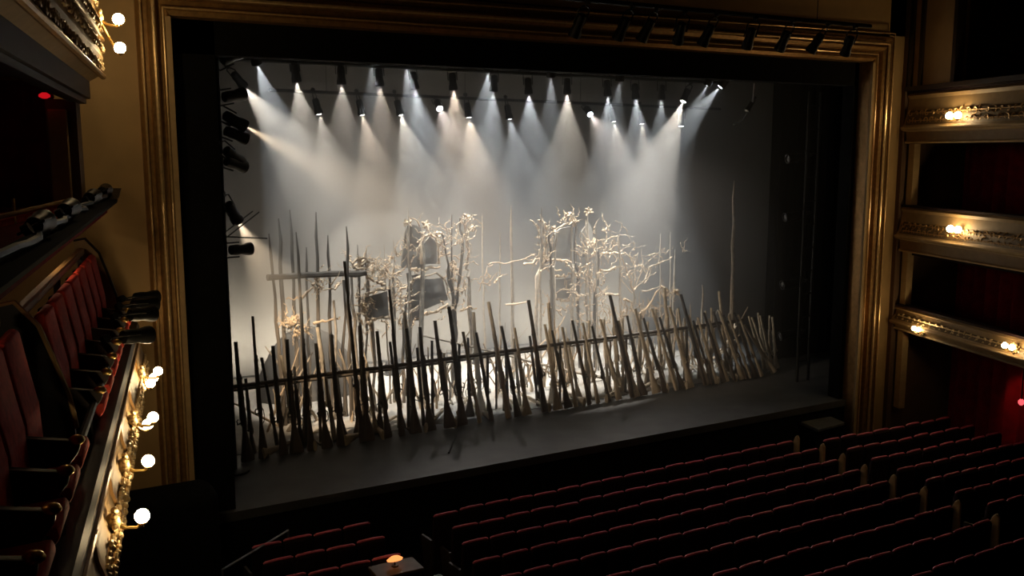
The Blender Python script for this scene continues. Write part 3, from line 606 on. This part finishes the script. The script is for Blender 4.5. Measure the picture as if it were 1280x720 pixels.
bm = bmesh.new(); lathe(bm, [(.06, .07), (.065, .085), (.03, .12), (.015, .125)], 12, Matrix.Diagonal((1.5, .7, 1, 1))); obj('lamp_shade', bm, M_orlamp, r, True)
p = atz(546, 716, -.2); bm = bmesh.new(); box(bm, (p.x, p.y, FZ+.42), (.2, .2, .84)); bevel(bm, .01, 1); o = obj('case', bm, M_green); tag(o, 'small green case on end beside the brown desk in the aisle', 'case')
p = atz(1022, 526, -.3); r = empty('monitor_console', (p.x, p.y, FZ), 'flat grey console standing at the right front corner of the stage', 'console')
bm = bmesh.new(); box(bm, (0, 0, .80), (.75, .6, .06), Euler((.12, 0, .1)).to_matrix()); bevel(bm, .01, 1); obj('console_top', bm, M_grey, r)
bm = bmesh.new(); box(bm, (0, 0, .38), (.6, .5, .74)); obj('cabinet', bm, M_metal, r)

# black draped stack in the corner left of the stage
bm = bmesh.new(); box(bm, (1.40, 10.85, -.22), (1.3, .6, 1.78)); bevel(bm, .16, 4); o = obj('loudspeaker_stack', bm, M_black, smooth=True); tag(o, 'black covered loudspeaker stack in the corner left of the stage', 'loudspeaker')
# ---------------- lamps (globe sconces)
def sconce(pos, out, bulbs, label, group, r=.036, mb=None):
    """gilt wall bracket at pos; out = direction away from the wall; bulbs = offsets of the globes"""
    root = empty('wall_sconce', pos, label, 'wall lamp', group); out = Vector(out).normalized()
    bm = bmesh.new(); sphere(bm, (0, 0, 0), .045, 1, 1, 1.4, 10)
    for k in range(8):
        a = k*PI/4; side = out.cross(V(0, 0, 1)); sphere(bm, side*(.06*math.cos(a))+V(0, 0, .075*math.sin(a))+out*.01, .022, seg=6)
    obj('back_plate', bm, M_orn, root, True)
    for b in bulbs:
        b = Vector(b)
        bm = bmesh.new(); tube(bm, [V(0, 0, 0), b*.4+V(0, 0, -.05), b*.8+V(0, 0, -.065), b+V(0, 0, -r-.01)], [.016, .013, .012, .016], 8); lathe(bm, [(.012, -.012), (.03, .004), (.026, .012)], 10, Matrix.Translation(b+V(0, 0, -r))); arm = obj('arm', bm, M_brass, root, True)
        bm = bmesh.new(); sphere(bm, b, r, seg=14); obj('globe', bm, mb or M_bulb, arm, True)
for i, s in enumerate((5.7, 6.75, 7.9, 9.6)):
    pos = W(s, .49, 2.34); g = W(s, .33, 2.36)-pos
    bl = [g] if i < 2 else [g, W(s+.16, .38, 2.26)-pos, W(s-.16, .40, 2.28)-pos][:2 if i == 2 else 3]
    sconce(pos, -N, bl, 'lit globe sconce on the lower left balcony front, %s from the bottom of the picture' % nth(i+1), 'sconces on the lower left balcony', .043)

# upper left tier: ornate gilt front, soffit, pillar, box interior
uprof = [(.78, 6.6), (.76, 6.35), (.80, 6.25), (.76, 6.0), (.70, 5.7), (.72, 5.55), (.70, 5.42), (.74, 5.25), (.86, 5.18)]
root, inv = ornate_front('balcony_front', W, 3.0, 10.35, uprof, .3, 3, M_cream, M_orn, 'brightly lit gilt cornice front above the left box')
for (d, z) in ((.735, 5.95), (.70, 5.72), (.70, 5.5), (.715, 5.32), (.76, 6.15)):
    bm = bmesh.new(); rnd = random.Random(int(z*100)); s = 5.0; tube(bm, [W(5.0, d, z), W(10.3, d, z)], .01, 5)
    while s < 10.3:
        a = rnd.uniform(0, 2*PI); r = rnd.uniform(.03, .06)
        tube(bm, [W(s + math.cos(a+t)*r*(1-t/9), d-.014, z + math.sin(a+t)*r*(1-t/9)) for t in [k*.7 for k in range(8)]], .012, 5)
        sphere(bm, W(s+.06, d-.012, z), .02, seg=6); s += .125
    bm.transform(inv); obj('relief_band', bm, M_orn, root)
bm = bmesh.new()
for d, z, r in ((.71, 5.24, .03), (.695, 5.60, .022), (.74, 6.3, .03)): tube(bm, [W(3.0, d, z), W(10.35, d, z)], r, 8)
bm.transform(inv); obj('bead_moulding', bm, M_gold, root)
bm = bmesh.new(); wbox(bm, 3.0, 10.35, .84, 1.02, 5.02, 5.2); wbox(bm, 3, 10.35, .88, .99, 4.97, 5.03); struct('trim_5', bm, M_dkwood)
pos = W(10.15, .70, 5.78)
b1 = aty(148, 24, pos.y-.1)-pos; b2 = aty(150, 60, pos.y-.1)-pos
sconce(pos, -N, [b1, b2], 'two-globe lit sconce on the gilt cornice at the upper left', None, .055)
# pillar at the far end of the box
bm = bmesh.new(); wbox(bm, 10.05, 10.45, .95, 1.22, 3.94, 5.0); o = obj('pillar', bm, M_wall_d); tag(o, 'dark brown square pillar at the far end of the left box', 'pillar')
bm = bmesh.new(); wbox(bm, 9.98, 10.05, 1.03, 1.20, 3.98, 4.9); bevel(bm, .01, 1); obj('pilaster_strip', bm, M_cream, o)
# curtain in the left box
bm = bmesh.new(); a, c = W(10.55, 1.2, 0), W(10.6, 3.2, 0); drape(bm, a, c, 3.94, 5.2, .04, 9); o = solidify(obj('box_curtain', bm, M_curt, smooth=True)); tag(o, 'deep red curtain closing the far end of the left box', 'curtain')
bm = bmesh.new(); drape(bm, W(4.5, 2.6, 0), W(10.5, 2.9, 0), 3.94, 5.2, .05, 22); o = solidify(obj('box_curtain', bm, M_curt, smooth=True)); tag(o, 'deep red curtain along the back of the left box', 'curtain')
p = W(9.9, 1.2, 5.03); bm = bmesh.new(); lathe(bm, [(.02, .02), (.05, 0), (.05, -.02), (.02, -.035)], 12, Matrix.Translation(p)); o = obj('red_lamp', bm, M_redlamp, smooth=True); tag(o, 'small glowing red lamp under the ceiling of the left box', 'lamp')
bm = bmesh.new(); tube(bm, [p+V(0, 0, .02), V(p.x, p.y, 5.25)], .012, 6); obj('stem', bm, M_metal, o)
p = W(8.3, 1.9, 5.25); bm = bmesh.new(); lathe(bm, [(.08, 0), (.08, -.03), (.02, -.03)], 16, Matrix.Translation(p)); o = obj('added_ceiling_lamp', bm, M_brass); tag(o, 'small unseen lamp added on the ceiling inside the left box', 'lamp')  # unseen lamp added to bring up the red curtain
bm = bmesh.new(); sphere(bm, p+V(0, 0, -.04), .05, 1, 1, .6, 12); obj('globe', bm, emat('added_dim_bulb', (1, .6, .35), 14), o, True)
# low partition with rail inside the box
a, c = W(6.3, 1.52, 4.0), W(10.0, 1.1, 4.02)
r = empty('box_partition', (a.x, a.y, 3.93), 'low red partition with a pale top rail inside the left box', 'partition'); inv = Matrix.Translation(-r.location)
bm = bmesh.new(); t = (c-a); n_ = V(-t.y, t.x, 0).normalized()*.05; prism(bm, [V(a.x, a.y, 3.93), V(c.x, c.y, 3.93), c-V(0, 0, .03), a-V(0, 0, .03)], n_); bm.transform(inv); obj('upholstered_panel', bm, M_redb, r)
bm = bmesh.new(); tube(bm, [a, c], .022, 8); bm.transform(inv); obj('top_rail', bm, M_wall, r)
bm = bmesh.new(); q = a+(c-a)*.55; tube(bm, [q-V(0, 0, .3), q+V(0, 0, .12)], .012, 6); bm.transform(inv); obj('upright', bm, M_brass, r)
# box ledge (upper) thin shelf with black lanterns and cable
bm = bmesh.new(); loft(bm, [[W(s, d, z) for d, z in ((.67, 3.97), (.66, 4.00), (.69, 4.02), (.88, 4.02), (.89, 3.97))] for s in (2.4, 5, 8, 10.6)])
o = obj('box_ledge', bm, M_black, smooth=True); tag(o, 'black shelf edge running along the front of the left box', 'ledge')
bm = bmesh.new(); rnd = random.Random(8); pts = [W(3.0+k*.3,   .78+rnd.uniform(-.05, .05), 4.045+rnd.uniform(0, .02)) for k in range(26)]; tube(bm, pts, .022, 6)
o = obj('cable', bm, M_metal); tag(o, 'thick black cable snaking along the shelf of the left box', 'cable')
for i, s in enumerate((5.6, 7.0, 8.8, 10.2)):
    o = make_lantern('ledge_lantern', 'black lantern lying along the left box shelf, %s from the near end' % nth(i+1), 'lanterns on the left box shelf', M_off, .7, hanger=True); aim(o, W(s, .78, 4.10), D+V(.1, 0, .05), .5)
bm = bmesh.new(); prism(bm, [W(10.3, .65, 4.02), W(10.62, .65, 4.02), W(10.62, .62, 4.12)], N*.12); o = obj('bracket', bm, M_metal); tag(o, 'black pointed bracket at the far tip of the left box shelf', 'bracket')
for i, s in enumerate((8.2, 9.3, 9.9, 10.4)):
    o = make_lantern('rail_lantern', 'black lantern clamped to the lower left pipe rail, %s from the near end' % nth(i+1), 'lanterns on the lower left pipe rail', M_off, .8); aim(o, W(s, .55, 2.98+.0*i), -N*.8+D*.7+V(0, 0, -.1), .3)

# circle seats at the left: facing the auditorium, high plush backs
def circle_seat():
    r = empty('circle_seat', (0, 0, 0), 'x', 'seat', 'red plush circle seats at the left')   # local x along D, local y toward the auditorium
    w = .22
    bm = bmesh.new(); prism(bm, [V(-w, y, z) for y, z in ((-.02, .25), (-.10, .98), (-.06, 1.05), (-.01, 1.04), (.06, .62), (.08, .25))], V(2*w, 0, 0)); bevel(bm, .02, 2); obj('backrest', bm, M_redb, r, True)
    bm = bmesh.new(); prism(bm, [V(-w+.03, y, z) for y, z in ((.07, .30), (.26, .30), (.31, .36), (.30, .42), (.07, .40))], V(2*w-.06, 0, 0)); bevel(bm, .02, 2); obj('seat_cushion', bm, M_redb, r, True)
    bm = bmesh.new(); prism(bm, [V(w+.01, y, z) for y, z in ((-.04, 0), (.18, 0), (.14, .25), (.30, .46), (.31, .52), (.02, .56), (-.08, 1.02), (-.12, 1.0))], V(.045, 0, 0)); bevel(bm, .006, 1); arm = obj('end_standard', bm, M_dkwood, r, True)
    bm = bmesh.new(); sphere(bm, (w+.03, .29, .52), .035, 1, 1.2, .8, 10); obj('arm_cap', bm, M_brass, arm, True)
    return r
proto = circle_seat(); ang = math.atan2(-N.y, -N.x)-PI/2
seats = [(10.1, .80), (9.55, .80), (9.0, .80), (8.45, .80), (7.9, .80), (7.35, .80), (6.8, .80), (5.4, .80), (4.9, .80), (4.4, .80), (3.9, .80), (3.4, .80)]
for i, (s, d) in enumerate(seats):
    o = dup(proto, 'red plush circle seat at the left, %s counting from the stage end' % nth(i+1)); o.location = W(s, d+.08, 2.42 if i < 7 else 2.50); o.rotation_euler = (0, 0, ang)
for c in [g for c in bpy.data.objects if c.parent == proto for g in bpy.data.objects if g.parent == c]: bpy.data.objects.remove(c)
for c in [c for c in bpy.data.objects if c.parent == proto]: bpy.data.objects.remove(c)
bpy.data.objects.remove(proto)
bm = bmesh.new(); wbox(bm, 6.5, 10.5, .62, 1.4, 2.2, 2.42); struct('floor_step_far', bm, M_carpet)
bm = bmesh.new(); wbox(bm, 2.5, 6.0, .62, 1.4, 2.2, 2.50); struct('floor_step_near', bm, M_carpet)
for i, s in enumerate((8.6, 4.2)):  # unseen lamps added to brighten the red seats below
    p = W(s, 1.35, 3.86); bm = bmesh.new(); lathe(bm, [(.10, 0), (.10, -.03), (.02, -.03)], 16, Matrix.Translation(p)); o = obj('added_ceiling_lamp', bm, M_brass); tag(o, 'small unseen lamp added under the box floor above the %s circle seats' % ('far', 'near')[i], 'lamp', 'added lamps above the circle seats')
    bm = bmesh.new(); sphere(bm, p+V(0, 0, -.04), .06, 1, 1, .6, 12); obj('globe', bm, emat('added_soft_bulb', (1, .70, .40), 85), o, True)
# cream back rails behind each run of seats and the black scroll partition between them
for (s0, s1, z, lab) in ((6.5, 10.45, 3.50, 'cream rail along the backs of the far run of circle seats'), (2.8, 5.75, 3.58, 'cream rail along the backs of the near run of circle seats')):
    bm = bmesh.new(); wbox(bm, s0, s1, 1.0, 1.07, z-.05, z+.02); bevel(bm, .012, 1); o = obj('back_rail', bm, M_wall); tag(o, lab, 'rail', 'cream rails behind the circle seats')
    for k in range(3):
        s = s0+.1+(s1-s0-.2)*k/2; bm = bmesh.new(); wbox(bm, s-.03, s+.03, 1.01, 1.06, 2.2, z-.05); obj('post', bm, M_dkwood, o)
for s, lab in ((6.15, 'black curved partition between the two runs of circle seats'), (10.5, 'cream edged partition at the stage end of the circle seats')):
    poly = [W(s, d, z) for d, z in ((1.1, 2.2), (1.1, 3.58), (1.0, 3.6), (.88, 3.45), (.80, 3.2), (.74, 3.0), (.71, 2.8), (.71, 2.2))]
    bm = bmesh.new(); prism(bm, poly, D*.06); o = obj('partition', bm, M_metal if s < 8 else M_cream); tag(o, lab, 'partition')
    bm = bmesh.new(); tube(bm, [p+D*.03 for p in poly[1:7]], .025, 8); obj('capping', bm, M_wall if s < 8 else M_dkwood, o, True)

M_rcream = mat('brown_cream_plaster', (.27, .17, .07), .6, var=.12, scale=9, bump=.1)
M_frieze = mat('dark_gilt_frieze', (.10, .06, .022), .5, .3, var=.4, scale=26, bump=.5)
# ---------------- right-hand boxes
R0 = V(14.35, 11.25, 0); RD = V(-.30, -.954, 0).normalized(); RN = V(-RD.y, RD.x, 0)   # RD toward the audience, RN: which way?
if RN.x > 0: RN = -RN                                                                    # RN points into the house
def Q(s, d, z): return R0 + RD*s - RN*d + V(0, 0, z)      # d positive goes away from the house
def qbox(bm, s0, s1, d0, d1, z0, z1):
    pts = [Q(s, d, z) for z in (z0, z1) for s, d in ((s0, d0), (s1, d0), (s1, d1), (s0, d1))]
    v = [bm.verts.new(p) for p in pts]
    for f in ((0, 1, 2, 3), (4, 5, 6, 7), (0, 1, 5, 4), (1, 2, 6, 5), (2, 3, 7, 6), (3, 0, 4, 7)): bm.faces.new([v[i] for i in f])
LR = 5.2
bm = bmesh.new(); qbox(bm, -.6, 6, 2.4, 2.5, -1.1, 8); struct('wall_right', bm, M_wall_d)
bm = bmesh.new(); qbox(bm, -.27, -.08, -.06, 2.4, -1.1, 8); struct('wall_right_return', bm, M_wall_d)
for z in (4.72, 2.72, 1.36):
    bm = bmesh.new(); qbox(bm, -.2, 6, .1, 2.4, z-.08, z); struct('floor_right_%s' % {4.72: 'upper', 2.72: 'middle', 1.36: 'lower'}[z], bm, M_carpet)
bands = [('upper', 5.50, 4.90, 4.63), ('middle', 3.50, 2.98, 2.70), ('lower', 1.70, 1.42, 1.26)]
for (nm, zt, zl, zb) in bands:
    h = zt-zl
    prof = [(0, zt), (-.03, zt-.04), (.0, zt-.10*h-.04), (-.02, zl+h*.45), (-.07, zl+.08), (-.10, zl+.02), (-.13, zl), (-.12, zl-.04), (-.02, zl-.07), (.0, zb)]
    root, inv = ornate_front('balcony_front', Q, -.05, LR, prof, .3, 1, M_rcream, M_orn, 'cream %s balcony front with gilt scrolls at the right' % nm)
    bm = bmesh.new(); loft(bm, [[Q(s_, -.088, zl+.05), Q(s_, -.035, zl+h*.5), Q(s_, .02, zl+h*.5), Q(s_, .02, zl+.05)] for s_ in (.02, LR-.02)]); bm.transform(inv); obj('frieze', bm, M_frieze, root)
    for zz in (zl+h*.2, zl+h*.42):
        bm = bmesh.new(); rnd = random.Random(int(zz*100)); s = .1; dd = -.09+.10*(zz-zl)/h; tube(bm, [Q(.1, dd, zz), Q(LR-.1, dd, zz)], .01, 5)
        while s < LR-.1:
            a = rnd.uniform(0, 6); r = rnd.uniform(.04, .075)*min(1, h/.5)
            tube(bm, [Q(s + math.cos(a+t)*r*(1-t/9), dd, zz + math.sin(a+t)*r*(1-t/9)) for t in [k*.7 for k in range(8)]], .013, 5); s += .15
        bm.transform(inv); obj('relief_band', bm, M_orn if nm == 'lower' else M_gold, root)
    bm = bmesh.new(); tube(bm, [Q(-.05, -.12, zl), Q(LR, -.12, zl)], .022, 8); tube(bm, [Q(-.05, -.02, zb+.02), Q(LR, -.02, zb+.02)], .02, 8); bm.transform(inv); obj('bead_moulding', bm, M_cream, root)
    bm = bmesh.new(); qbox(bm, -.05, LR, -.03, .16, zt, zt+.035); o = obj('padded_ledge', bm, M_red); tag(o, 'padded ledge on top of the %s balcony front at the right' % nm, 'ledge')
# jamb strips, pilasters, upper panels
for (z0, z1, nm) in ((3.54, 4.62, 'upper'), (1.74, 2.69, 'middle'), (-.2, 1.24, 'lower')):
    bm = bmesh.new(); qbox(bm, .0, .16, .02, .14, z0, z1); o = obj('pilaster', bm, M_cream); tag(o, 'narrow cream pilaster at the stage side of the %s right box opening' % nm, 'pilaster')
    bm = bmesh.new(); drape(bm, Q(.1, 1.1, 0), Q(LR, 1.2, 0), {'upper': 2.73, 'middle': 1.37, 'lower': -1.1}[nm], {'upper': 4.62, 'middle': 2.62, 'lower': 1.26}[nm], .07, 16); o = solidify(obj('box_curtain', bm, M_curt, smooth=True)); tag(o, 'dark red curtain hanging inside the %s box at the right' % nm, 'curtain')
bm = bmesh.new(); qbox(bm, .05, 1.15, -.02, .2, 5.62, 7.6); struct('wall_right_panel', bm, M_wall)
for s in (.0, .28, 1.15):
    bm = bmesh.new(); qbox(bm, s-.04, s+.05, -.06, .1, 5.6, 7.6); struct('trim_%d' % {.0: 6, .28: 7, 1.15: 8}[s], bm, M_dkwood)
bm = bmesh.new(); qbox(bm, -.1, LR, -.08, .1, 5.54, 5.62); struct('trim_9', bm, M_dkwood)
# right sconces
def rs(px, py, d, dz, spread, label, three=False, r=.058):
    # find s where the front lies under the pixel
    best = min((abs((Q(s/50, d, 0)-V(0, 0, 0)).x*ray(px, py).y-(Q(s/50, d, 0)).y*ray(px, py).x), s/50) for s in range(0, 260))[1]
    p = Q(best, d, 0); rr = ray(px, py); z = EYE+rr.z*(p.y/rr.y); pos = V(p.x, p.y, z)
    sconce(pos, RN, [RN*.11+RD*k+V(0, 0, dz) for k in spread], label, 'sconces on the right balconies', r, M_bulbr)
rs(1200, 146, -.05, .02, (-.11, .10), 'lit two-globe sconce on the upper right balcony front')
rs(1200, 288, -.05, .02, (-.10, .09), 'lit two-globe sconce on the middle right balcony front')
rs(1152, 413, -.08, .03, (-.06, .07), 'lit two-globe sconce at the stage end of the lower right balcony', r=.04)
rs(1268, 435, -.08, .03, (-.07, .08), 'lit two-globe sconce at the right edge of the lower right balcony', r=.045)
p = aty(1272, 463, 10.2)
# lamp inside the lower right box
pp = Q(2.6, .5, .55); bm = bmesh.new(); lathe(bm, [(.02, .05), (.045, .02), (.045, -.02), (.02, -.05)], 12, Matrix.Translation(pp)); o = obj('red_lamp', bm, emat('pink_lamp', (1, .12, .14), 1.2), smooth=True); tag(o, 'small pink-red lamp glowing under the lower right balcony', 'lamp')
bm = bmesh.new(); tube(bm, [pp+V(0, 0, .05), V(pp.x, pp.y, 1.3)], .01, 6); obj('stem', bm, M_metal, o)
l = bpy.data.lights.new('box_lamp', 'SPOT'); l.energy = 14; l.color = (1, .25, .2); l.spot_size = .9; l.spot_blend = .8; l.shadow_soft_size = .04
lo = bpy.data.objects.new('box_lamp', l); COL.objects.link(lo); lo.parent = o; lo.location = Q(2.0, .45, 1.15); lo.rotation_mode = 'QUATERNION'; lo.rotation_quaternion = look(-(Q(1.9, 1.15, .3)-Q(2.0, .45, 1.15)))

# dark lighting bar with lanterns in front of the proscenium head
a, c = aty(690, -4, 9.5), aty(1090, -2, 9.5)
bm = bmesh.new(); tube(bm, [a, V(c.x, a.y, a.z)], .03, 8); o = obj('lighting_batten', bm, M_metal); tag(o, 'dark lighting bar hanging in front of the gold frame at the top', 'lighting bar')
for t in (.2, .8):
    bm = bmesh.new(); q = a+(V(c.x, a.y, a.z)-a)*t; tube(bm, [q, q+V(0, 0, 2.1)], .006, 5); obj('suspension_wire', bm, M_metal, o)
for i, t in enumerate((.08, .2, .27, .36, .45, .58, .7, .82, .93)):
    q = a+(V(c.x, a.y, a.z)-a)*t; o = make_lantern('house_lantern', 'dark unlit lantern hung before the gold frame, %s from the left' % nth(i+1), 'lanterns on the bar before the gold frame', M_off, .8); aim(o, q-V(0, 0, .16), V(random.uniform(-.2, .2), .5, -.8))
# auditorium ceiling, high above
bm = bmesh.new(); box(bm, (8, 5, 8.6), (22, 14, .1)); struct('ceiling', bm, M_wall_d)

# ================================================================== WORLD AND VIEW
w = bpy.data.worlds.new('world'); SC.world = w; w.use_nodes = True; w.node_tree.nodes['Background'].inputs[0].default_value = (.6, .45, .3, 1); w.node_tree.nodes['Background'].inputs[1].default_value = .0
SC.view_settings.view_transform = 'Standard'; SC.view_settings.look = 'None'; SC.view_settings.gamma = 1; SC.view_settings.exposure = 0.0; SC.view_settings.use_curve_mapping = False
cy = SC.cycles
cy.max_bounces = 4; cy.diffuse_bounces = 2; cy.glossy_bounces = 2; cy.transmission_bounces = 2; cy.volume_bounces = 0; cy.transparent_max_bounces = 4
cy.use_denoising = True; cy.sample_clamp_indirect = 4
